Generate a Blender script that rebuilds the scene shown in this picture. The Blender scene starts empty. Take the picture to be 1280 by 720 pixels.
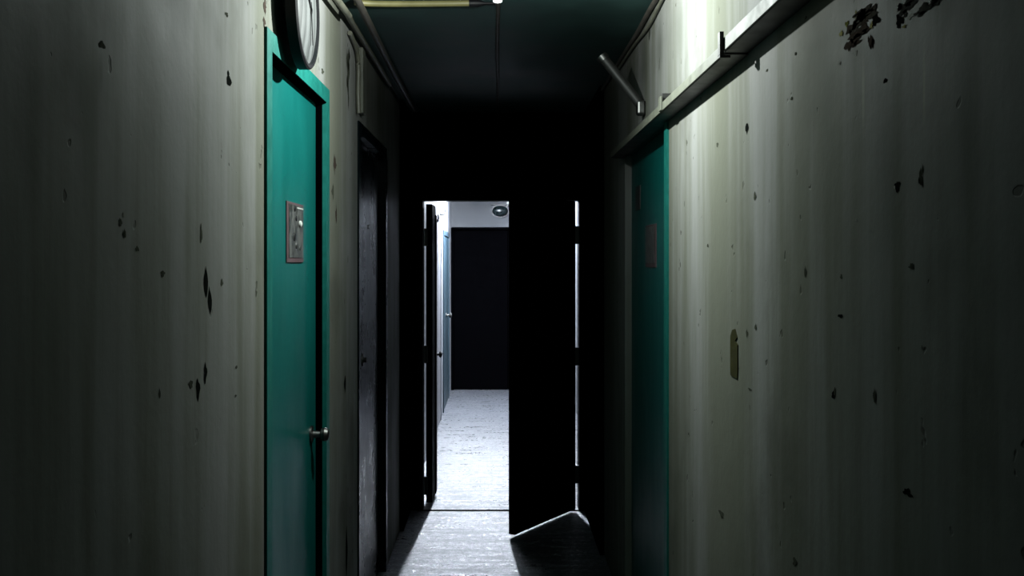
import bpy, bmesh, math, random
from mathutils import Vector, Matrix
random.seed(7)
C = bpy.context.scene
COL = C.collection
PI = math.pi

# ------------------------------------------------------------------ camera, world, exposure
EYE = 1.53          # camera height
F = 1244.4          # focal length in pixels of the 1280 frame
VX, VY = 622.0, 328.0
W = 0.557           # half width of the corridor
TOP = EYE + 0.924   # ceiling
YP = 6.13           # partition with the double doors
YE = 11.9           # far cross wall
cam_d = bpy.data.cameras.new('camera')
cam_d.sensor_width = 36.0
cam_d.lens = 36.0 * F / 1280.0
cam_d.shift_x = (640 - VX) / 1280.0
cam_d.shift_y = -(360 - VY) / 1280.0
cam_d.clip_start = 0.02
cam = bpy.data.objects.new('camera', cam_d)
COL.objects.link(cam)
cam.location = (0, 0, EYE)
cam.rotation_euler = (PI / 2, 0, 0)
C.camera = cam
wd = bpy.data.worlds.new('world')
C.world = wd
wd.use_nodes = True
wd.node_tree.nodes['Background'].inputs[0].default_value = (0.02, 0.03, 0.025, 1)
wd.node_tree.nodes['Background'].inputs[1].default_value = 0.0
C.view_settings.view_transform = 'Standard'
C.view_settings.look = 'None'
C.view_settings.exposure = 0.0
C.view_settings.gamma = 1.0
C.view_settings.use_curve_mapping = False
BULB = (0.0, 2.72, EYE + 0.708)      # the bare bulb over the corridor
BULB_POWER = 1880.0                    # watts of the pendant lamp
LOBE, LOBE_MIN = 4.4, 0.001            # how flat the lamp's light is spread
TUBE_POWER = 3900.0                    # emission strength of the far fluorescent tube

# ------------------------------------------------------------------ materials
def srgb(r, g, b):
    f = lambda c: (c / 255 / 12.92) if c / 255 <= 0.04045 else ((c / 255 + 0.055) / 1.055) ** 2.4
    return (f(r), f(g), f(b), 1)

class NT:
    def __init__(s, name):
        s.m = bpy.data.materials.new(name)
        s.m.use_nodes = True
        s.t = s.m.node_tree
        s.b = s.t.nodes['Principled BSDF']
        tc = s.t.nodes.new('ShaderNodeTexCoord')
        s.co = tc.outputs['Object']
    def n(s, typ, **kw):
        x = s.t.nodes.new(typ)
        for k, v in kw.items():
            setattr(x, k, v)
        return x
    def put(s, sock, v):
        if isinstance(v, bpy.types.NodeSocket):
            s.t.links.new(v, sock)
        else:
            sock.default_value = v
    def math(s, op, a, b=0.0, clamp=False):
        x = s.n('ShaderNodeMath', operation=op, use_clamp=clamp)
        s.put(x.inputs[0], a); s.put(x.inputs[1], b)
        return x.outputs[0]
    def vec(s, op, a, b):
        x = s.n('ShaderNodeVectorMath', operation=op)
        s.put(x.inputs[0], a); s.put(x.inputs[1], b)
        return x.outputs['Value'] if op == 'LENGTH' else x.outputs[0]
    def noise(s, vec, scale=5, detail=4, rough=0.5, dist=0.0, color=False):
        x = s.n('ShaderNodeTexNoise')
        s.put(x.inputs['Vector'], vec)
        x.inputs['Scale'].default_value = scale
        x.inputs['Detail'].default_value = detail
        x.inputs['Roughness'].default_value = rough
        x.inputs['Distortion'].default_value = dist
        return x.outputs['Color' if color else 'Fac']
    def ramp(s, v, a, b, c=0.0, d=1.0, smooth=True):
        x = s.n('ShaderNodeMapRange')
        x.interpolation_type = 'SMOOTHSTEP' if smooth else 'LINEAR'
        s.put(x.inputs['Value'], v)
        for k, q in zip(('From Min', 'From Max', 'To Min', 'To Max'), (a, b, c, d)):
            s.put(x.inputs[k], q)
        return x.outputs['Result']
    def mix(s, f, a, b):
        x = s.n('ShaderNodeMix', data_type='RGBA')
        s.put(x.inputs[0], f); s.put(x.inputs[6], a); s.put(x.inputs[7], b)
        return x.outputs[2]
    def bump(s, h, strength=0.3, dist=0.01):
        x = s.n('ShaderNodeBump')
        x.inputs['Strength'].default_value = strength
        x.inputs['Distance'].default_value = dist
        s.put(x.inputs['Height'], h)
        s.t.links.new(x.outputs[0], s.b.inputs['Normal'])

def simple(name, col, rough=0.5, metal=0.0, vary=0.25, scale=18, spec=0.5, bump=0.0, stretch=(1, 1, 1)):
    t = NT(name)
    v = t.vec('MULTIPLY', t.co, stretch)
    f = t.noise(v, scale, 5, 0.6)
    dark = tuple(c * (1 - vary) for c in col[:3]) + (1,)
    t.put(t.b.inputs['Base Color'], t.mix(t.ramp(f, 0.3, 0.7), dark, col))
    t.put(t.b.inputs['Roughness'], t.ramp(f, 0.2, 0.8, max(0.02, rough - 0.08), min(1, rough + 0.08)))
    t.b.inputs['Metallic'].default_value = metal
    t.b.inputs['Specular IOR Level'].default_value = spec
    if bump:
        t.bump(f, bump, 0.003)
    return t.m

def emit(name, col, strength):
    t = NT(name)
    t.b.inputs['Base Color'].default_value = (0.9, 0.9, 0.9, 1)
    t.b.inputs['Emission Color'].default_value = col
    t.b.inputs['Emission Strength'].default_value = strength
    return t.m

def wall_mat(name, base, dirt, side=0, marks=(), streak=1.0):
    """painted plaster with run-down streaks; marks = (px, py, width px, height px, lean, colour, ragged)"""
    t = NT(name)
    co = t.co
    s1 = t.noise(t.vec('MULTIPLY', co, (3.2, 3.2, 0.30)), 1.0, 6, 0.62)
    s2 = t.noise(t.vec('MULTIPLY', co, (24, 24, 0.7)), 1.0, 4, 0.6)
    blot = t.noise(co, 2.2, 5, 0.55)
    fine = t.noise(co, 55, 4, 0.6)
    lump = t.noise(co, 7, 3, 0.5)
    st = t.math('ADD', t.math('MULTIPLY', s1, 0.86), t.math('MULTIPLY', s2, 0.14))
    f = t.math('MULTIPLY', t.ramp(st, 0.40, 0.62), streak)
    c = t.mix(f, dirt, base)
    c = t.mix(t.ramp(blot, 0.55, 0.75, 0, 0.5), c, tuple(v * 0.55 for v in dirt[:3]) + (1,))
    pit = t.math('MULTIPLY', t.ramp(t.noise(co, 22, 2, 0.5), 0.70, 0.735), t.ramp(blot, 0.46, 0.55))
    c = t.mix(t.math('MULTIPLY', pit, 0.65), c, (0.03, 0.03, 0.022, 1))
    h = t.math('ADD', t.math('MULTIPLY', fine, 0.12), t.math('MULTIPLY', lump, 0.5))
    h = t.math('ADD', h, t.math('MULTIPLY', s2, 0.06))
    h = t.math('SUBTRACT', h, t.math('MULTIPLY', pit, 0.5))
    for (px, py, pw, ph, lean, col, rag) in marks:       # soft run-down streaks only
        if rag >= 0: continue
        y = W * F / abs(px - VX)
        z = EYE + (VY - py) * y / F
        ry = pw / 2 * y * y / (W * F)
        rz = ph / 2 * y / F
        d = t.vec('DIVIDE', t.vec('SUBTRACT', co, (side * W, y, z)), (1, ry, rz))
        c = t.mix(t.ramp(t.vec('LENGTH', d, (0, 0, 0)), 0.0, 1.0, 0.55, 0.0), c, col)
    t.put(t.b.inputs['Base Color'], c)
    t.put(t.b.inputs['Roughness'], t.ramp(blot, 0.3, 0.7, 0.55, 0.75))
    t.b.inputs['Specular IOR Level'].default_value = 0.04
    t.bump(h, 0.45, 0.010)
    return t.m

DK = (0.006, 0.007, 0.006, 1)
BR = (0.040, 0.031, 0.026, 1)
GR = (0.045, 0.048, 0.037, 1)
PALE = (0.21, 0.21, 0.19, 1)
left_marks = [
    (190, 110, 40, 330, 0, (.06, .065, .05, 1), -1), (110, 160, 50, 300, 0, (.05, .055, .042, 1), -1), (40, 120, 50, 420, 0, (.04, .045, .034, 1), -1), (235, 300, 16, 260, 0, (.08, .085, .065, 1), -1),
    (286, 101, 5, 11, 0, DK, .6), (285, 92, 2, 8, 0, DK, .5), (283, 18, 4, 6, 0, GR, 1.5),
    (257, 353, 4, 34, .06, DK, .5), (262, 376, 4, 30, .14, DK, .5), (251, 292, 3, 34, 0.02, GR, 1.2),
    (277, 353, 3, 12, .15, GR, 1.2), (256, 466, 3, 24, 0, DK, 1.4), (247, 487, 4, 26, .10, DK, 1.2),
    (203, 342, 5, 10, .2, GR, 1.4), (150, 278, 4, 12, 0.1, GR, 1.4), (155, 292, 4, 14, 0.1, GR, 1.4), (171, 311, 5, 8, 0, GR, 1.4),
    (155, 268, 5, 8, 0, PALE, 1.6), (127, 56, 8, 10, 0, GR, 1.8), (126, 90, 8, 70, 0, (.07, .075, .06, 1), -1),
    (320, 366, 2, 14, 0, GR, 2.4), (295, 459, 3, 5, 0, GR, 1), (294, 495, 3, 4, 0, GR, 1),
    (238, 480, 5, 12, .3, GR, 1.5), (199, 492, 3, 18, .1, GR, 1), (331, 8, 4, 24, 0, BR, 3.0), (330, 28, 3, 16, 0, BR, 3.0),
    (418, 205, 4, 26, 0, BR, 2.2), (416, 240, 3, 26, 0, GR, 2.0), (420, 268, 2, 30, .0, BR, 1.5),
    (403, 89, 3, 8, 0, GR, 1.5), (435, 90, 3, 70, 0, GR, 1.8), (433, 690, 2, 60, 0, DK, .6), (431, 480, 2, 20, 0, DK, .8),
    
]
right_marks = [
    (806, 26, 4, 16, 0, GR, 2), (815, 12, 5, 12, 0, GR, 2), (812, 40, 2, 30, 0, GR, 1), (796, 50, 3, 12, 0, GR, 2), (850, 40, 14, 120, 0, (.09, .095, .08, 1), -1), (825, 60, 10, 120, 0, (.05, .055, .045, 1), -1), (805, 80, 14, 120, 0, (.04, .045, .035, 1), -1),
    (1035, 130, 30, 380, 0, (.06, .066, .05, 1), -1), (1110, 200, 60, 420, 0, (.045, .05, .038, 1), -1), (1210, 120, 60, 500, 0, (.035, .04, .03, 1), -1), (940, 330, 10, 300, 0, (.09, .094, .075, 1), -1),
    (934, 160, 3, 12, 0, DK, .9), (897, 181, 3, 7, 0, GR, 1.0), (1094, 25, 8, 16, 0, DK, 2.0),
    (1072, 42, 26, 26, 0, BR, 2.2), (1082, 20, 34, 22, 0, (.05, .045, .038, 1), 2.6), (1089, 52, 7, 22, 0, BR, 1.6),
    (1135, 8, 24, 18, 0, (0.04, .04, .037, 1), 2.4), (1158, 10, 26, 14, 0, (.045, .045, .04, 1), 2.4), (1125, 26, 6, 14, 0, DK, 2.0),
    (1126, 9, 6, 7, 0, (.4, .4, .37, 1), 2.0), (1139, 20, 8, 7, 0, (.4, .4, .37, 1), 2.0), (1131, 33, 5, 5, 0, (.22, .20, .09, 1), 2.0),
    (1052, 42, 5, 8, 0, (.22, .20, .09, 1), 2), (1070, 18, 3, 16, .1, (.2, .19, .09, 1), 2), (1083, 18, 3, 18, 0, (.22, .20, .09, 1), 2),
    (1059, 30, 5, 8, 0, (.1, .1, .03, 1), 2), (1090, 32, 4, 10, 0, (.22, .20, .09, 1), 2), (1070, 66, 4, 7, 0, (.27, .27, .25, 1), 1.5),
    (1074, 40, 3, 12, 0, (.35, .3, .15, 1), 1.2), (1155, 110, 5, 150, 0, (.24, .23, .18, 1), -1), (1079, 120, 5, 130, 0, (.22, .225, .17, 1), -1),
    (1107, 101, 4, 5, 0, DK, 1), (1050, 79, 3, 5, 0, PALE, 1), (990, 123, 3, 5, 0, GR, 1), (995, 67, 2, 5, 0, GR, 1),
    (959, 88, 3, 4, 0, GR, 1), (1008, 22, 3, 5, 0, GR, 1), (885, 307, 2, 5, 0, GR, 1), (944, 245, 3, 14, 0, GR, 1.6),
    (1151, 222, 6, 26, 0, GR, 1.8), (1122, 233, 5, 12, 0, DK, 1.6), (1119, 234, 2, 5, 0, PALE, 1), (1140, 333, 6, 9, 0, GR, 2),
    (1052, 346, 3, 8, 0, GR, 1), (1051, 395, 5, 4, 0, DK, 1), (1007, 340, 3, 18, 0, GR, 1), (945, 409, 3, 10, .2, GR, 1.4), (934, 417, 3, 14, 0, GR, 1.4),
    (938, 487, 5, 4, 0, GR, 1), (1071, 275, 2, 4, 0, PALE, 1), (1094, 495, 4, 24, 0, GR, 1), (1044, 490, 3, 16, 0, GR, 1),
    (1042, 494, 3, 8, 0, DK, 1), (994, 702, 5, 14, .5, GR, 1.4), (902, 642, 6, 10, 0, GR, 1.6), (1135, 616, 8, 8, 0, DK, 2),
     
]
BASE = (0.147, 0.148, 0.142, 1)
DIRT = (0.088, 0.091, 0.073, 1)
M = {
    'wall_l': wall_mat('old_plaster_left', BASE, DIRT, -1, left_marks),
    'wall_r': wall_mat('old_plaster_right', BASE, DIRT, 1, right_marks),
    'ceil': simple('dark_green_ceiling_paint', (0.028, 0.066, 0.060, 1), 0.6, vary=0.4, scale=4, bump=0.3, spec=0.25),
    'black': simple('black_paint', (0.0012, 0.0012, 0.0014, 1), 0.7, vary=0.3, spec=0.03),
    'void': simple('flat_near_black', (0.0006, 0.0006, 0.0008, 1), 1.0, vary=0.3, spec=0.0),  # even near-black without gloss, also on the shade strips of door_1
    'teal': simple('teal_door_paint', (0.0022, 0.062, 0.056, 1), 0.42, spec=0.1, vary=0.16, scale=5, bump=0.12, stretch=(1, 1, .4)),
    'teal_frame': simple('teal_frame_paint', (0.006, 0.085, 0.071, 1), 0.5, spec=0.1, vary=0.25, scale=30, bump=0.2),
    'navy': simple('dark_blue_gloss_paint', (0.002, 0.005, 0.006, 1), 0.30, vary=0.3, scale=6, spec=0.06),
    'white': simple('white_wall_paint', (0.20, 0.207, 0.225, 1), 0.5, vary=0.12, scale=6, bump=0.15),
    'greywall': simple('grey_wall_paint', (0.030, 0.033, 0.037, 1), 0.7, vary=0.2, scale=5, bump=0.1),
    'doorgrey': simple('pale_grey_door_paint', (0.125, 0.125, 0.135, 1), 0.5, vary=0.1),
    'blue': simple('slate_blue_paint', (0.012, 0.030, 0.043, 1), 0.45, vary=0.3),
    'trunk': simple('cream_trunking_paint', (0.075, 0.079, 0.060, 1), 0.6, vary=0.35, scale=14, bump=0.2),
    'dgrey': simple('dark_grey_plastic', (0.012, 0.012, 0.011, 1), 0.5, vary=0.3),
    'metal': simple('dull_steel', (0.14, 0.14, 0.135, 1), 0.38, 1.0, vary=0.4, scale=25),
    'chrome': simple('worn_chrome', (0.55, 0.55, 0.55, 1), 0.2, 1.0, vary=0.2),
    'pipe': simple('brown_grey_pipe_paint', (0.045, 0.040, 0.033, 1), 0.55, vary=0.4, scale=20),
    'cable': simple('yellowed_cable_sheath', (0.14, 0.128, 0.050, 1), 0.5, vary=0.2),
    'ivory': simple('ivory_conduit_plastic', (0.085, 0.086, 0.064, 1), 0.5, vary=0.3),
    'tape': simple('aged_olive_tape', (0.022, 0.022, 0.005, 1), 0.7, vary=0.35, scale=40, spec=0.1),
    'rim': simple('black_rubber_rim', (0.004, 0.004, 0.005, 1), 0.5, vary=0.2, spec=0.15),
    'mirror': simple('pale_clock_dial', (0.06, 0.063, 0.063, 1), 0.4, 0.0, vary=0.55, scale=9, stretch=(1, 3, .3)),
    'tube': emit('glowing_tube', (0.80, 0.88, 1.0, 1), TUBE_POWER),
    'lens': simple('dark_green_lamp_glass', (0.004, 0.009, 0.010, 1), 0.3, vary=0.5, scale=30),
}
# floor: worn speckled screed
t = NT('speckled_floor')
sp = t.noise(t.co, 70, 3, 0.7)
sp2 = t.noise(t.co, 30, 5, 0.75)
wv = t.noise(t.vec('MULTIPLY', t.co, (2.5, 16, 1)), 1.0, 5, 0.65)
c = t.mix(t.ramp(sp, 0.42, 0.58), (0.008, 0.015, 0.016, 1), (0.13, 0.13, 0.142, 1))
c = t.mix(t.ramp(sp2, 0.48, 0.62, 0, 0.8), c, (0.025, 0.026, 0.032, 1))
c = t.mix(t.ramp(wv, 0.47, 0.57, 0, 0.85), c, (0.028, 0.030, 0.040, 1))
t.put(t.b.inputs['Base Color'], c)
t.put(t.b.inputs['Roughness'], t.ramp(t.math('ADD', t.math('MULTIPLY', sp2, 0.5), t.math('MULTIPLY', wv, 0.5)), 0.42, 0.58, 0.26, 0.55))
t.bump(t.math('ADD', t.math('MULTIPLY', sp, 0.9), sp2), 0.6, 0.008)
t.b.inputs['Specular IOR Level'].default_value = 1.0
M['floor'] = t.m
# door plate: scuffed picture-like metal sheet
t = NT('scuffed_door_plate')
n1 = t.noise(t.co, 26, 4, 0.7)
n2 = t.noise(t.vec('MULTIPLY', t.co, (40, 40, 14)), 1.0, 3, 0.6)
c = t.mix(t.ramp(n1, 0.4, 0.6), (0.012, 0.014, 0.013, 1), (0.055, 0.056, 0.052, 1))
c = t.mix(t.ramp(n2, 0.58, 0.63), c, (0.01, 0.012, 0.01, 1))
t.put(t.b.inputs['Base Color'], c)
t.b.inputs['Roughness'].default_value = 0.45
M['plate'] = t.m
M['pink'] = simple('faded_pink_edge', (0.055, 0.030, 0.034, 1), 0.6, vary=0.4, scale=40)
M['whitebit'] = simple('white_enamel', (0.32, 0.33, 0.31, 1), 0.4, vary=0.1)

# ------------------------------------------------------------------ mesh helpers
def box(bm, x0, x1, y0, y1, z0, z1, bev=0.0):
    r = bmesh.ops.create_cube(bm, size=1.0, matrix=Matrix.Translation(((x0 + x1) / 2, (y0 + y1) / 2, (z0 + z1) / 2))
                              @ Matrix.Diagonal((abs(x1 - x0), abs(y1 - y0), abs(z1 - z0), 1)))
    if bev > 0:
        es = list({e for v in r['verts'] for e in v.link_edges})
        bmesh.ops.bevel(bm, geom=es, offset=bev, segments=2, profile=0.5, affect='EDGES')

def tube(bm, pts, r, n=12, caps=True):
    pts = [Vector(p) for p in pts]
    rings = []
    for i, p in enumerate(pts):
        d = (pts[min(i + 1, len(pts) - 1)] - pts[max(i - 1, 0)]).normalized()
        up = Vector((0, 0, 1)) if abs(d.z) < 0.9 else Vector((1, 0, 0))
        a = d.cross(up).normalized(); b = d.cross(a).normalized()
        rr = r[i] if isinstance(r, (list, tuple)) else r
        rings.append([bm.verts.new(p + a * rr * math.cos(q * 2 * PI / n) + b * rr * math.sin(q * 2 * PI / n)) for q in range(n)])
    for A, B in zip(rings, rings[1:]):
        for q in range(n):
            bm.faces.new((A[q], A[(q + 1) % n], B[(q + 1) % n], B[q]))
    if caps:
        bm.faces.new(rings[0][::-1]); bm.faces.new(rings[-1])

def smooth_path(pts, k=6):
    P = [Vector(p) for p in pts]; out = []
    for i in range(len(P) - 1):
        a, b, c2, d = P[max(i - 1, 0)], P[i], P[i + 1], P[min(i + 2, len(P) - 1)]
        for j in range(k):
            u = j / k
            out.append(0.5 * ((2 * b) + (c2 - a) * u + (2 * a - 5 * b + 4 * c2 - d) * u * u + (3 * b - a - 3 * c2 + d) * u ** 3))
    out.append(P[-1])
    return out

def lathe(bm, origin, axis, prof, n=48):
    """prof: list of (distance along axis, radius)"""
    o = Vector(origin); ax = Vector(axis).normalized()
    a = ax.orthogonal().normalized(); b = ax.cross(a)
    rings = []
    for (t_, r) in prof:
        if r < 1e-6:
            rings.append([bm.verts.new(o + ax * t_)])
        else:
            rings.append([bm.verts.new(o + ax * t_ + a * r * math.cos(q * 2 * PI / n) + b * r * math.sin(q * 2 * PI / n)) for q in range(n)])
    for A, B in zip(rings, rings[1:]):
        for q in range(n):
            p, s = q, (q + 1) % n
            if len(A) == 1 and len(B) == 1: continue
            if len(A) == 1: bm.faces.new((A[0], B[s], B[p]))
            elif len(B) == 1: bm.faces.new((A[p], A[s], B[0]))
            else: bm.faces.new((A[p], A[s], B[s], B[p]))

def obj(name, bm, mat, parent=None, smooth=False, loc=None):
    bmesh.ops.recalc_face_normals(bm, faces=bm.faces)
    if loc is not None:
        bmesh.ops.translate(bm, verts=bm.verts, vec=-Vector(loc))
    me = bpy.data.meshes.new(name)
    bm.to_mesh(me); bm.free()
    me.materials.append(mat)
    if smooth:
        for p in me.polygons: p.use_smooth = True
        me.set_sharp_from_angle(angle=math.radians(40))
    o = bpy.data.objects.new(name, me)
    COL.objects.link(o)
    if loc is not None: o.location = loc
    if parent is not None:
        o.parent = parent
        # parts are given in world coordinates
        P = world_of(parent)
        o.location = (Vector(loc) if loc is not None else Vector((0, 0, 0))) - P
    return o

def world_of(o):
    v = Vector((0, 0, 0))
    while o is not None:
        v += o.location; o = o.parent
    return v

def tag(o, label=None, cat=None, group=None, kind=None):
    for k, v in (('label', label), ('category', cat), ('group', group), ('kind', kind)):
        if v: o[k] = v
    return o

def empty(name, loc):
    o = bpy.data.objects.new(name, None); COL.objects.link(o); o.location = loc
    o.empty_display_size = 0.05
    return o

def boxes(*bs, bev=0.0):
    bm = bmesh.new()
    for b in bs: box(bm, *b, bev=bev)
    return bm

def wy(px, x):            # depth of a point at lateral x seen at pixel column px
    return abs(x) * F / abs(px - VX)
def hz(py, y):            # height of a point at depth y seen at pixel row py
    return EYE + (VY - py) * y / F

# ------------------------------------------------------------------ the setting
TH = 0.16
D1 = (2.40, 3.235, EYE + 0.535)       # left teal door opening
D2 = (3.98, 4.95, EYE + 0.535)        # left dark door opening
D3 = (3.26, 4.38, EYE + 0.487)         # right teal door opening
YB = -2.4

CHIP = {}
def chip_mat(col):
    k = tuple(round(v, 3) for v in col)
    if k not in CHIP:
        CHIP[k] = simple('bared_plaster', col, 0.9, vary=0.4, scale=60, spec=0.0)
    return CHIP[k]

def add_chips(bm, side, marks, mats):
    """ragged flakes and gouges of the plaster, kept in the wall's own mesh"""
    for q, (px, py, pw, ph, lean, col, rag) in enumerate(marks):
        if rag < 0: continue
        m = chip_mat(col)
        if m not in mats: mats.append(m)
        mi = mats.index(m)
        y = W * F / abs(px - VX); z = EYE + (VY - py) * y / F
        k_ = .62 if (col == DK or pw * ph > 150) else .45
        ry = pw * k_ * y * y / (W * F); rz = ph * (k_ - .05) * y / F
        big = pw * ph > 150
        bits = [(0, 0, 1, 1)] if not big else [(0, 0, .7, .7)] + [(random.uniform(-.8, .8), random.uniform(-.8, .8), random.uniform(.15, .4), random.uniform(.15, .45)) for _ in range(7)]
        for (oy, oz, sy, sz) in bits:
            n = 22 if sy > .5 else 12
            ph1, ph2 = random.uniform(0, 6), random.uniform(0, 6)
            ring = []
            for k in range(n):
                an = 2 * PI * k / n
                w = 1 + min(rag, 2) * .13 * (math.sin(3 * an + ph1) + .8 * math.sin(5 * an + ph2)) + random.uniform(-.10, .10) * rag
                cy, cz = math.cos(an) * max(w, .3), math.sin(an) * max(w, .3)
                if ph > 3 * pw: cy *= 1 - .75 * abs(cz) ** 2 if abs(cz) < 1 else .25
                yy = oy * ry + cy * ry * sy; zz = oz * rz + cz * rz * sz
                ring.append((y + yy - side * 0 - lean * zz, z + zz))
            off = W - .0006 - .0002 * (q % 4)
            vs = [bm.verts.new((side * off, a, b)) for a, b in ring]
            try:
                f = bm.faces.new(vs); f.material_index = mi
            except ValueError:
                pass

def wall_with(side, ops, y0, y1, mat, name, marks=()):
    xa, xb = side * W, side * (W + TH)
    x0, x1 = min(xa, xb), max(xa, xb)
    bm = bmesh.new()
    y = y0
    for (a, b, h) in ops:
        box(bm, x0, x1, y, a, 0, TOP)
        box(bm, x0, x1, a, b, h, TOP)
        y = b
    box(bm, x0, x1, y, y1, 0, TOP)
    mats = [mat]
    add_chips(bm, side, marks, mats)
    o = obj(name, bm, mat)
    for m in mats[1:]: o.data.materials.append(m)
    return tag(o, kind='structure')

wall_with(-1, [D1, D2], YB, YP, M['wall_l'], 'wall_left', left_marks)
wall_with(1, [D3], YB, YP, M['wall_r'], 'wall_right', right_marks)
tag(obj('floor', boxes((-0.9, 1.2, YB - .1, YE + .2, -0.08, 0)), M['floor']), kind='structure')
tag(obj('ceiling', boxes((-0.9, 0.9, YB - .1, YP + .12, TOP, TOP + .1)), M['ceil']), kind='structure')
tag(obj('wall_back', boxes((-W - TH, W + TH, YB - .1, YB, 0, TOP)), M['black']), kind='structure')

# partition with the unequal pair of black doors
PX0, PX1, PH = -93 / F * YP - 0.002, 101 / F * YP + 0.002, hz(250.5, YP)
bm = boxes((-W, PX0 - .03, YP, YP + .1, 0, TOP), (PX1 + .03, W, YP, YP + .1, 0, TOP), (PX0 - .03, PX1 + .03, YP, YP + .1, PH + .03, TOP))
tag(obj('wall_partition', bm, M['void']), kind='structure')
bm = boxes((PX0 - .03, PX0, YP - .012, YP + .112, 0, PH + .03), (PX1, PX1 + .03, YP - .012, YP + .112, 0, PH + .03),
           (PX0 - .03, PX1 + .03, YP - .012, YP + .112, PH, PH + .03))
tag(obj('trim_1', bm, M['black']), kind='structure')
tag(obj('trim_2', boxes((PX0, PX1, YP - .005, YP + .016, 0, .004)), M['void']), kind='structure')  # threshold strip

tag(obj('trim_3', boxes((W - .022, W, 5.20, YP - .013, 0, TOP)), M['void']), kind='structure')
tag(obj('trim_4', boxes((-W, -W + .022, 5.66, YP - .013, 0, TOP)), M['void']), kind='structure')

# corridor beyond
XR = 0.80
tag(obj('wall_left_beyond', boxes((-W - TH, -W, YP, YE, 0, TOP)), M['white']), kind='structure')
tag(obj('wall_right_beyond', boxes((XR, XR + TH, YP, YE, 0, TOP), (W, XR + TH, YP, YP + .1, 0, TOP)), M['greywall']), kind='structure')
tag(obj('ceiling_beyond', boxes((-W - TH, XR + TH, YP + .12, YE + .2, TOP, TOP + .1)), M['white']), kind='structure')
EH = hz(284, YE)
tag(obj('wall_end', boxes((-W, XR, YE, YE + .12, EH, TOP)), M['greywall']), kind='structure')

# door_4: black double doors that close the far end
d = empty('door_4', (0.1, YE + .1, 0)); tag(d, 'black double door closing the far end of the corridor beyond', 'door', kind='structure')
ff = obj('door_frame', boxes((-W, -W + .03, YE + .02, YE + .12, 0, EH), (XR - .03, XR, YE + .02, YE + .12, 0, EH), (-W, XR, YE + .02, YE + .12, EH - .03, EH)), M['void'], d)
for s in (0, 1):
    a = -W + .03 + s * (XR + W - .06) / 2; b = a + (XR + W - .06) / 2
    p = obj('door_panel', boxes((a + .003, b - .003, YE + .06, YE + .10, .008, EH - .034)), M['void'], d)

# ------------------------------------------------------------------ recessed doors
def knob(parent, side, xp, y, z, mat, r=.022, reach=.055, name='door_knob'):
    bm = bmesh.new()
    lathe(bm, (xp, y, z), (-side, 0, 0), [(0, 0), (0, .027), (.006, .027), (.009, .012), (reach * .55, .010), (reach * .62, r * .85),
                                        (reach * .82, r), (reach, r * .8), (reach * 1.06, r * .4), (reach * 1.07, 0)], 28)
    return obj(name, bm, mat, parent, True)

def side_door(name, side, op, fm, pm, label, xf=0.55, xp=0.585, cat='door', fw=.055, oy=.024, far=None, shade=False):
    a, b, h = op
    s = side
    root = empty(name, (s * (W + .03), (a + b) / 2, 0))
    tag(root, label, cat, kind='structure')
    def bx(x0, x1, *r):
        return (min(s * x0, s * x1), max(s * x0, s * x1)) + r
    xo = W + .10
    # frame: jambs and head wrap the opening, face stands a little proud of the plaster
    fr = boxes(bx(xf, W + .002, a - oy, a + fw - oy, 0, h + .028), *([] if far else [bx(xf, W + .002, b - fw + oy, b + oy, 0, h + .028), bx(W + .002, xo, b - fw + oy, b - .001, 0, h - .001)]),
               bx(xf, W + .002, a + fw - oy, b - fw + oy, h - .020, h + .028),
               bx(W + .002, xo, a + .001, a + fw - oy, 0, h - .001), 
               bx(W + .002, xo, a + fw - oy, b - fw + oy, h - .020, h - .001))
    obj('door_frame', fr, fm, root)
    if far:      # plain plastered reveal on the far side
        obj('plaster_reveal', boxes(bx(W, xo, b - fw + oy, b - .001, 0, h - .021)), far, root)
    ia, ib, ih = a + fw - oy, b - fw + oy, h - .020
    p = obj('door_panel', boxes(bx(xp, xp + .038, ia + .003, ib - .003, .008, ih - .003), bev=.002), pm, root)
    st = obj('door_stop', boxes(bx(xp + .039, xo - .001, ia + .001, ia + .014, 0, ih), bx(xp + .039, xo - .001, ib - .014, ib - .001, 0, ih)), fm, root)
    if shade:
        obj('recess_shade', boxes(bx(xf + .002, xp + .002, ia + .001, ib - .001, ih - .003, ih), bx(xf + .014, xp - .001, ib - .006, ib - .001, .01, ih - .003)), M['void'], root)  # black strips stand in for the shade on the soffit and far reveal
    return root, p, (ia, ib, ih)

def plate(parent, s, xp, y0, y1, z0, z1, dim=False):
    X = lambda a, b: (min(s * a, s * b), max(s * a, s * b))
    pl = obj('sign_plate', boxes(X(xp - .004, xp) + (y0, y1, z0, z1), bev=.001), M['pink'], parent)
    e = .006 * (y1 - y0) / .1
    obj('plate_face', boxes(X(xp - .0055, xp - .004) + (y0 + e * 1.6, y1 - e * .6, z0 + e, z1 - e * .5)), M['plate'], pl)
    if dim: return
    obj('label_strip', boxes(X(xp - .0065, xp - .0055) + (y0 + (y1 - y0) * .55, y1 - e * .9, z1 - .015, z1 - .011)), M['whitebit'], pl)
    bm = bmesh.new(); lathe(bm, (s * (xp - .0055), y0 + (y1 - y0) * .74, z1 - (z1 - z0) * .34), (-s, 0, 0), [(0, .010), (.004, .009), (.007, .004), (.007, 0)], 20)
    obj('thumb_turn', bm, M['whitebit'], pl, True)
    for fy, fz, r in ((.42, .10, .009), (.50, .26, .008), (.40, .58, .012), (.52, .72, .010), (.74, .76, .006)):
        bm = bmesh.new(); lathe(bm, (s * (xp - .0055), y0 + (y1 - y0) * fy, z1 - (z1 - z0) * fz), (-s, 0, 0), [(0, r), (.002, r * .9), (.002, 0)], 16)
        obj('screw', bm, M['rim'] if fz < .7 else M['dgrey'], pl, True)

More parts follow.
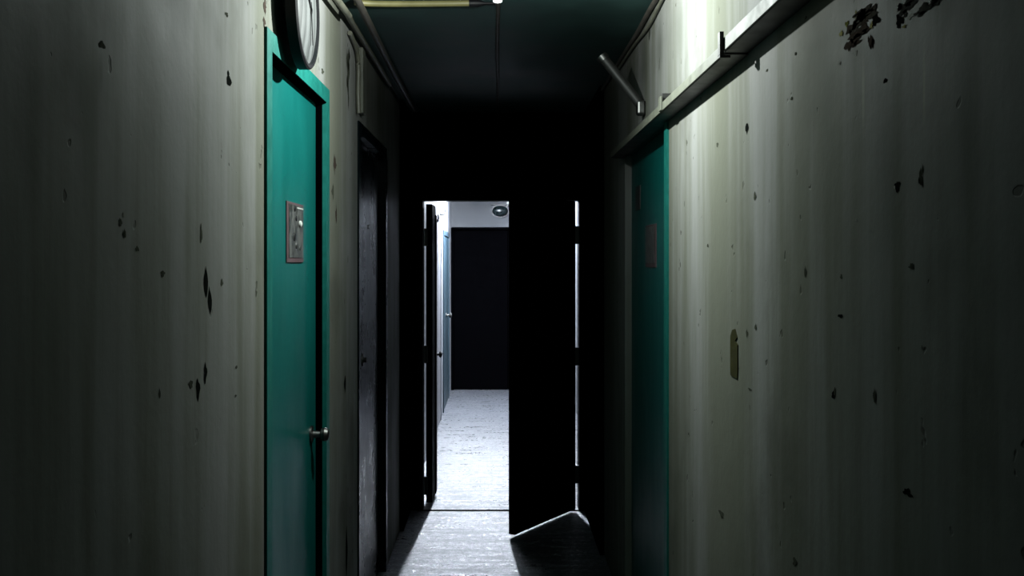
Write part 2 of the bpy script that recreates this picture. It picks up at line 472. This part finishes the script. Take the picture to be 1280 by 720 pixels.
r1, p1, i1 = side_door('door_1', -1, D1, M['teal_frame'], M['teal'], 'bright teal door with a scuffed plate in the left wall, nearest the camera', shade=True)
plate(p1, -1, .585, wy(357, .585), wy(377.5, .585), hz(328, 2.87), hz(254, 2.87))
knob(p1, -1, -.585, 3.115, hz(544, 3.1), M['metal'])
bm = boxes((-.587, -.585, 3.085, 3.145, hz(590, 3.1), hz(520, 3.1)), bev=.0008); obj('escutcheon', bm, M['dgrey'], p1)

r2, p2, i2 = side_door('door_2', -1, D2, M['navy'], M['navy'], 'dark blue glossy door in the left wall past the teal one')
knob(p2, -1, -.585, 4.30, hz(450, 4.3), M['metal'], .012, .02, 'lock_cylinder')
bm = bmesh.new(); lathe(bm, (-.585, 4.49, hz(284, 4.49)), (1, 0, 0), [(0, .010), (.004, .009), (.004, .004), (.002, 0)], 20)
obj('peephole', bm, M['metal'], p2, True)

r3, p3, i3 = side_door('door_3', 1, D3, M['teal_frame'], M['teal'], 'shaded teal door with a dark plate in the right wall', far=M['wall_r'])
plate(p3, 1, .585, wy(821, .585), wy(808, .585), hz(334, 3.8), hz(281, 3.8), True)
bm = boxes((.581, .585, wy(801, .585), wy(795.5, .585), hz(262, 4.1), hz(232, 4.1)), bev=.001); obj('number_plate', bm, M['dgrey'], p3)

# doors of the corridor beyond, flush in the bright left wall
def far_door(name, y0, y1, h, fm, pm, label, ky, kz, km):
    root = empty(name, (-W, (y0 + y1) / 2, 0)); tag(root, label, 'door', kind='structure')
    obj('door_frame', boxes((-W, -W + .012, y0, y0 + .05, 0, h), (-W, -W + .012, y1 - .05, y1, 0, h), (-W, -W + .012, y0 + .05, y1 - .05, h - .05, h)), fm, root)
    p = obj('door_panel', boxes((-W, -W + .005, y0 + .052, y1 - .052, .008, h - .052)), pm, root)
    knob(p, -1, -W + .005, ky, kz, km, .028, .06)
    return root
far_door('door_5', wy(538, .557), wy(550.5, .557), hz(270, 9.5), M['white'], M['doorgrey'], 'pale grey door with a black knob in the bright left wall beyond the black doors', wy(547, .53), hz(443, wy(547, .53)), M['rim'])
far_door('door_6', wy(553.5, .557), wy(560.5, .557), hz(290, 10.8), M['blue'], M['blue'], 'slate blue door in the bright wall beyond, nearest the far end', wy(560, .53), hz(394, wy(560, .53)), M['dgrey'])

# ------------------------------------------------------------------ the open black leaves
def leaf(name, hinge, free, label, wide_top, mat):
    h = Vector((hinge[0], hinge[1], 0)); f = Vector((free[0], free[1], 0))
    d = (f - h).normalized(); nrm = Vector((-d.y, d.x, 0))
    root = empty(name, (h.x, h.y, 0)); tag(root, label, 'door', kind='structure')
    L = (f - h).length
    bm = bmesh.new(); box(bm, 0.004, L, -.02, .02, .018, wide_top, bev=.002)
    mt = Matrix((( d.x, nrm.x, 0, h.x), (d.y, nrm.y, 0, h.y), (0, 0, 1, 0), (0, 0, 0, 1)))
    bmesh.ops.transform(bm, matrix=mt, verts=bm.verts)
    p = obj('door_panel', bm, mat, root)
    return root, p, mt, L

HR = (PX1 - .036, YP - .012)
lr, lp, mt, L = leaf('door_7', HR, (.078, 5.53), 'wide black door leaf swung open towards the camera across the lit gap', PH - .006, M['black'])
for z in (hz(294, YP), hz(445, YP), hz(592, YP)):
    bm = boxes((PX1 - .030, PX1 - .001, YP - .030, YP - .010, z - .055, z + .055)); obj('hinge', bm, M['dgrey'], lp)
    

HL = (PX0 + .030, YP + .13)
ll, lp2, mt2, L2 = leaf('door_8', HL, (-.425, YP + .40), 'narrow black door leaf folded back beside the left jamb', hz(256, YP + .2), M['black'])
for z in (hz(296, YP), hz(445, YP), hz(612, YP)):
    bm = boxes((PX0 + .001, PX0 + .022, YP + .10, YP + .125, z - .055, z + .055)); obj('hinge', bm, M['dgrey'], lp2)
bm = boxes((-.432, -.398, YP + .33, YP + .43, .03, hz(269, YP + .35)), bev=.003)
obj('meeting_strip', bm, M['black'], lp2)

# ------------------------------------------------------------------ lamp, its wiring
bl = empty('pendant_lamp', (0, BULB[1], TOP)); tag(bl, 'bare glowing bulb hanging from the ceiling at the top edge', 'lamp')
bm = bmesh.new(); lathe(bm, (0, BULB[1], TOP), (0, 0, -1), [(0, 0), (0, .045), (.012, .043), (.024, .02), (.03, 0)], 32); obj('ceiling_rose', bm, M['ivory'], bl, True)
bm = bmesh.new(); lathe(bm, (0, BULB[1], TOP - .010), (0, 0, -1), [(0, 0), (0, .018), (.030, .019), (.060, .022), (.075, .022), (.078, 0)], 28); obj('lamp_holder', bm, M['dgrey'], bl, True)
# clear glass that glows, with a flat twin-lobed light inside: strong towards the two walls, weak along the corridor
t = NT('glowing_clear_glass')
tr = t.n('ShaderNodeBsdfTransparent'); em = t.n('ShaderNodeEmission'); mx = t.n('ShaderNodeMixShader')
em.inputs[0].default_value = (0.9, 1.0, 0.96, 1); em.inputs[1].default_value = 12.0
mx.inputs[0].default_value = 0.12
t.t.links.new(tr.outputs[0], mx.inputs[1]); t.t.links.new(em.outputs[0], mx.inputs[2])
t.t.links.new(mx.outputs[0], t.t.nodes['Material Output'].inputs['Surface'])
zt = TOP - .088
bm = bmesh.new(); lathe(bm, (0, BULB[1], zt), (0, 0, -1), [(0, .014), (.012, .022), (.030, .028), (.048, .028), (.064, .022), (TOP - .088 - BULB[2] - .004, .012), (TOP - .088 - BULB[2], 0)], 28)
obj('bulb', bm, t.m, bl, True)
ld = bpy.data.lights.new('lamp_light', 'POINT')
ld.energy = BULB_POWER; ld.shadow_soft_size = 0.012; ld.color = (0.93, 1.0, 0.96)
ld.use_nodes = True
lt = ld.node_tree
le = lt.nodes['Emission']
tc = lt.nodes.new('ShaderNodeTexCoord'); sx = lt.nodes.new('ShaderNodeSeparateXYZ')
lt.links.new(tc.outputs['Normal'], sx.inputs[0])
def lm(op, a, b):
    m = lt.nodes.new('ShaderNodeMath'); m.operation = op
    for i, v in enumerate((a, b)):
        if isinstance(v, bpy.types.NodeSocket): lt.links.new(v, m.inputs[i])
        else: m.inputs[i].default_value = v
    return m.outputs[0]
hor = lm('MAXIMUM', lm('SUBTRACT', 1.0, lm('MULTIPLY', sx.outputs[2], sx.outputs[2])), 0.0001)
az = lm('DIVIDE', lm('ABSOLUTE', sx.outputs[0], 0.0), lm('SQRT', hor, 0.0))
lp_ = lm('MULTIPLY', lm('POWER', az, LOBE), hor)
lobe = lm('ADD', lm('DIVIDE', lp_, lm('ADD', lm('MULTIPLY', lp_, 13.0), 1.0)), LOBE_MIN)
lobe = lm('ADD', lobe, lm('MULTIPLY', lm('MAXIMUM', sx.outputs[2], 0.0), 0.10))
lt.links.new(lobe, le.inputs['Strength'])
lo = bpy.data.objects.new('lamp_light', ld); COL.objects.link(lo)
lo.parent = bl; lo.location = Vector((0, BULB[1], BULB[2] + .038)) - Vector(bl.location)

bm = bmesh.new()
pts = [(0.0, 2.85, TOP - .008)] + [(0.002 * math.sin(k * 1.3), 3.0 + k * .35, TOP - .008) for k in range(9)]
tube(bm, smooth_path(pts, 3), .008)
ck = obj('ceiling_conduit', bm, M['pipe'], None, True); tag(ck, 'thin grey conduit running lengthwise down the middle of the dark ceiling', 'conduit')

yb = 3.50
zc = TOP - .014
cy = obj('yellow_cable', (lambda b: (tube(b, smooth_path([(-.50, yb - .02, zc), (-.44, yb, zc), (-.30, yb + .004, zc), (-.10, yb - .004, zc)], 5), .011), b)[1])(bmesh.new()), M['cable'], None, True)
tag(cy, 'yellowed cable crossing the ceiling from the left corner to the middle', 'cable')
bm = bmesh.new(); lathe(bm, (-.10, yb - .004, zc), (1, 0, 0), [(0, 0), (0, .013), (.03, .013), (.055, .005), (.094, .004), (.094, 0)], 20)
obj('cable_gland', bm, M['rim'], cy, True)

jb = empty('junction_box', (-.50, 3.30, EYE + .885)); tag(jb, 'ivory junction box in the corner above the left wall, cables fanning from it', 'box')
obj('box_body', boxes((-.535, -.475, 3.24, 3.38, EYE + .900, EYE + .923), bev=.004), M['ivory'], jb)
obj('box_lid', boxes((-.538, -.472, 3.235, 3.385, EYE + .895, EYE + .900), bev=.002), M['ivory'], jb)
bm = bmesh.new(); tube(bm, smooth_path([(-.55, 3.20, EYE + .90), (-.53, 3.20, EYE + .892), (-.50, 3.21, EYE + .892), (-.475, 3.24, EYE + .905)], 5), .008); obj('bracket_arm', bm, M['ivory'], jb, True)

def run(name, pts, r, mat, label, cat, k=5):
    b = bmesh.new(); tube(b, smooth_path(pts, k), r); o = obj(name, b, mat, None, True); return tag(o, label, cat)

run('corner_pipe', [(-.462, 2.9, EYE + .868), (-.470, 3.6, EYE + .875), (-.482, 4.6, EYE + .882), (-.485, 5.8, EYE + .885)], .013, M['pipe'], 'brown pipe running along the left ceiling corner, the outermost one', 'pipe')
run('corner_pipe', [(-.515, 2.9, EYE + .830), (-.51, 3.4, EYE + .845), (-.53, 3.6, EYE + .875), (-.53, 4.9, EYE + .875)], .011, M['ivory'], 'ivory pipe nearer the plaster in the left ceiling corner', 'pipe')
run('hanging_cable', [(-.546, 3.68, EYE + .848), (-.545, 3.85, EYE + .82), (-.546, 3.90, EYE + .76), (-.547, 3.90, EYE + .66), (-.545, 3.905, EYE + .585)], .009, M['ivory'], 'ivory cable hanging down the left wall above the dark blue door', 'cable')
bm = boxes((-.557, -.536, 3.97, 4.045, EYE + .595, EYE + .86), bev=.006)
tag(obj('cable_cover', bm, M['trunk']), 'short cream cable cover fixed upright beside the hanging cable on the left wall', 'cable cover')
run('wall_cable', [(.548, 3.0, EYE + .90), (.545, 3.5, EYE + .905), (.545, 3.9, EYE + .895), (.546, 4.3, EYE + .90), (.546, 5.4, EYE + .90)], .009, M['pipe'], 'thin dark cable along the right ceiling corner, uppermost of two', 'cable')
run('wall_cable', [(.549, 2.9, EYE + .865), (.546, 3.25, EYE + .875), (.547, 3.6, EYE + .855), (.547, 4.0, EYE + .87), (.546, 4.6, EYE + .875)], .006, M['ivory'], 'thin wavy ivory cable sagging just below the right ceiling corner', 'cable')

# ------------------------------------------------------------------ trunking on the right wall
def trunk_len(y0, y1, dz, dx, label, h0, h1):
    o = empty('cable_trunking', (W - .03, (y0 + y1) / 2, EYE + .47)); tag(o, label, 'trunking', group=None)
    X0 = .50 - dx
    obj('trunking_body', boxes((X0 + .004, W, y0, y1, EYE + h0 + dz, EYE + h1 + dz), bev=.002), M['dgrey'], o)  # dark body colour stands in for the shade on the underside
    obj('trunking_lid', boxes((X0, X0 + .004, y0 + .002, y1 - .002, EYE + h0 + dz + .001, EYE + h1 + dz - .001), bev=.001), M['trunk'], o)
    return o
ta = trunk_len(2.21, 4.42, 0, 0, 'far length of cream cable trunking above the teal door on the right wall', .461, .488)
tb = trunk_len(.35, 2.2095, .004, .002, 'near length of cream cable trunking running to the top edge on the right wall', .461, .492)
cl = empty('trunking_clip', (.50, 2.20, EYE + .48)); tag(cl, 'dark clip over the joint of the trunking on the right wall', 'clip')
obj('clip_band', boxes((.488, .4975, 2.188, 2.208, EYE + .456, EYE + .508), bev=.001), M['dgrey'], cl)
obj('clip_tongue', boxes((.488, .512, 2.188, 2.202, EYE + .450, EYE + .456), bev=.001), M['dgrey'], cl)
cl = empty('cable_clip', (.505, 3.04, EYE + .50)); tag(cl, 'small cream clip standing on the trunking just above the right teal door', 'clip')
obj('clip_band', boxes((.494, .500, 3.02, 3.06, EYE + .462, EYE + .505), bev=.001), M['trunk'], cl)
obj('clip_tongue', boxes((.500, .556, 3.03, 3.045, EYE + .489, EYE + .515), bev=.001), M['dgrey'], cl)

# diagonal bar held on the right wall
ba = empty('diagonal_bar', (W, 3.75, EYE + .58)); tag(ba, 'dark metal bar slanting up from the right wall towards the ceiling', 'bar')
bm = bmesh.new()
A = Vector((.548, 3.76, EYE + .585)); B = Vector((.396, 3.76, EYE + .775))
tube(bm, [A, A.lerp(B, .5), B], .019, 20)
obj('bar', bm, M['dgrey'], ba, True)
bm = bmesh.new(); dr = (B - A).normalized()
tube(bm, [B - dr * .012, B + dr * .008], .022, 20); obj('end_cap', bm, M['metal'], ba, True)
bm = boxes((.525, W, 3.735, 3.785, EYE + .555, EYE + .61), bev=.008); obj('socket', bm, M['metal'], ba)

# ------------------------------------------------------------------ round clock on the left wall
MY, MZ, MR = 2.63, EYE + .672, .160
mr = empty('wall_clock', (-W, MY, MZ)); tag(mr, 'round wall clock with thick black rim and pale dial above the near teal door', 'clock')
bm = bmesh.new(); lathe(bm, (-.532, MY, MZ), (1, 0, 0), [(0, 0), (0, MR - .012), (.004, MR), (.030, MR), (.034, MR - .004), (.034, MR - .012), (.026, MR - .015), (.026, 0)], 72); obj('rim', bm, M['rim'], mr, True)
bm = bmesh.new(); lathe(bm, (-.506, MY, MZ), (1, 0, 0), [(0, MR - .0155), (.004, MR - .03), (.010, MR * .55), (.012, 0)], 72); obj('dial', bm, M['mirror'], mr, True)
bm = bmesh.new(); lathe(bm, (-W, MY, MZ), (1, 0, 0), [(0, 0), (0, .05), (.025, .05), (.025, 0)], 32); obj('wall_mount', bm, M['dgrey'], mr, True)
for (dy, dz, w) in ((.02, -.095, .005), (-.045, .03, .007)):
    l = math.hypot(dy, dz); q = Vector((0, dy / l, dz / l)); e = Vector((0, -q.z, q.y)) * w
    c0 = Vector((-.4925, MY, MZ)); bm = bmesh.new()
    A_ = [c0 - q * .015 + e, c0 - q * .015 - e, c0 + q * l - e * .4, c0 + q * l + e * .4]
    va = [bm.verts.new(v) for v in A_]; vb = [bm.verts.new(v + Vector((.0015, 0, 0))) for v in A_]
    bm.faces.new(va[::-1]); bm.faces.new(vb)
    for i in range(4): bm.faces.new((va[i], va[(i + 1) % 4], vb[(i + 1) % 4], vb[i]))
    obj('clock_hand', bm, M['rim'], mr)

# ------------------------------------------------------------------ tape remnant on the right wall
y_t = wy(918.5, W); w_t = 9 * y_t * y_t / (W * F)
bm = bmesh.new()
z1, z0 = hz(411, y_t), hz(471, y_t)
prof = [(-.5, z0), (.45, z0 - .001), (.5, z0 + .03), (.48, (z0 + z1) / 2), (.5, z1 - .035), (.15, z1 - .028), (.42, z1 - .018), (.1, z1), (-.25, z1 - .004), (-.5, z1 - .02), (-.52, (z0 + z1) / 2)]
f_ = [bm.verts.new((W - .0025, y_t + a * w_t * -1, z)) for a, z in prof]
b_ = [bm.verts.new((W, y_t + a * w_t * -1, z)) for a, z in prof]
bm.faces.new(f_); bm.faces.new(b_[::-1])
for i in range(len(prof)):
    j = (i + 1) % len(prof); bm.faces.new((f_[i], f_[j], b_[j], b_[i]))
tag(obj('tape_strip', bm, M['tape']), 'upright strip of old olive brown tape stuck on the right wall', 'tape')

# ------------------------------------------------------------------ far fittings
el = empty('bulkhead_lamp', (.03, YE, hz(263, YE))); tag(el, 'unlit dark oval lamp on the grey lintel at the far end', 'lamp')
zc2 = hz(264, YE)
bm = bmesh.new(); lathe(bm, (.030, YE, zc2), (0, -1, 0), [(0, 0), (0, 1), (.03, 1), (.03, 0)], 32)
for v in bm.verts: v.co.x = .030 + (v.co.x - .030) * .108; v.co.z = zc2 + (v.co.z - zc2) * .078
obj('lamp_base', bm, M['dgrey'], el, True)
bm = bmesh.new(); lathe(bm, (.030, YE - .03, zc2), (0, -1, 0), [(0, .95), (.03, .9), (.055, .7), (.07, .35), (.074, 0)], 32)
for v in bm.verts: v.co.x = .030 + (v.co.x - .030) * .100; v.co.z = zc2 + (v.co.z - zc2) * .070
obj('lamp_glass', bm, M['lens'], el, True)
bm = boxes((-.03 - .05, .12, YE - .035, YE, zc2 + .070, zc2 + .085), bev=.003); obj('lamp_visor', bm, M['dgrey'], el)
br = empty('wall_bracket', (.14, YE, hz(256, YE))); tag(br, 'small pale bracket on the grey lintel beside the dark oval lamp', 'bracket')
obj('bracket_plate', boxes((.11, .17, YE - .012, YE, hz(258, YE), hz(252, YE)), bev=.003), M['whitebit'], br)
bm = bmesh.new(); lathe(bm, (.145, YE - .012, hz(257, YE)), (0, -1, 0), [(0, .024), (.03, .022), (.03, 0)], 20); obj('bracket_boss', bm, M['dgrey'], br, True)
for px, py, lab in ((553.5, 268, 'small grey hook high on the bright wall beyond, the farther one'), (545, 277, 'small grey hook high on the bright wall beyond, the nearer one')):
    y = wy(px, W - .03); z = hz(py, y)
    hk = empty('wall_hook', (-W, y, z)); tag(hk, lab, 'hook')
    bm = bmesh.new(); lathe(bm, (-W, y, z), (1, 0, 0), [(0, 0), (0, .022), (.008, .022), (.008, 0)], 16); obj('hook_plate', bm, M['dgrey'], hk, True)
    bm = bmesh.new(); tube(bm, smooth_path([(-W + .006, y, z), (-W + .035, y, z - .004), (-W + .05, y + .01, z + .02), (-W + .048, y + .015, z + .06)], 4), .007); obj('hook_arm', bm, M['dgrey'], hk, True)

tl = empty('tube_lamp', (-.22, 10.1, TOP)); tag(tl, 'lit white tube lamp on the ceiling beyond the black doors', 'lamp')
obj('lamp_housing', boxes((-.26, -.18, 9.5, 10.7, TOP - .035, TOP), bev=.004), M['whitebit'], tl)
bm = bmesh.new(); tube(bm, [(-.22, 9.54, TOP - .062), (-.22, 10.66, TOP - .062)], .014, 20); obj('tube', bm, M['tube'], tl, True)
for y in (9.52, 10.68):
    obj('tube_socket', boxes((-.235, -.205, y - .02, y + .02, TOP - .08, TOP - .03), bev=.003), M['whitebit'], tl)
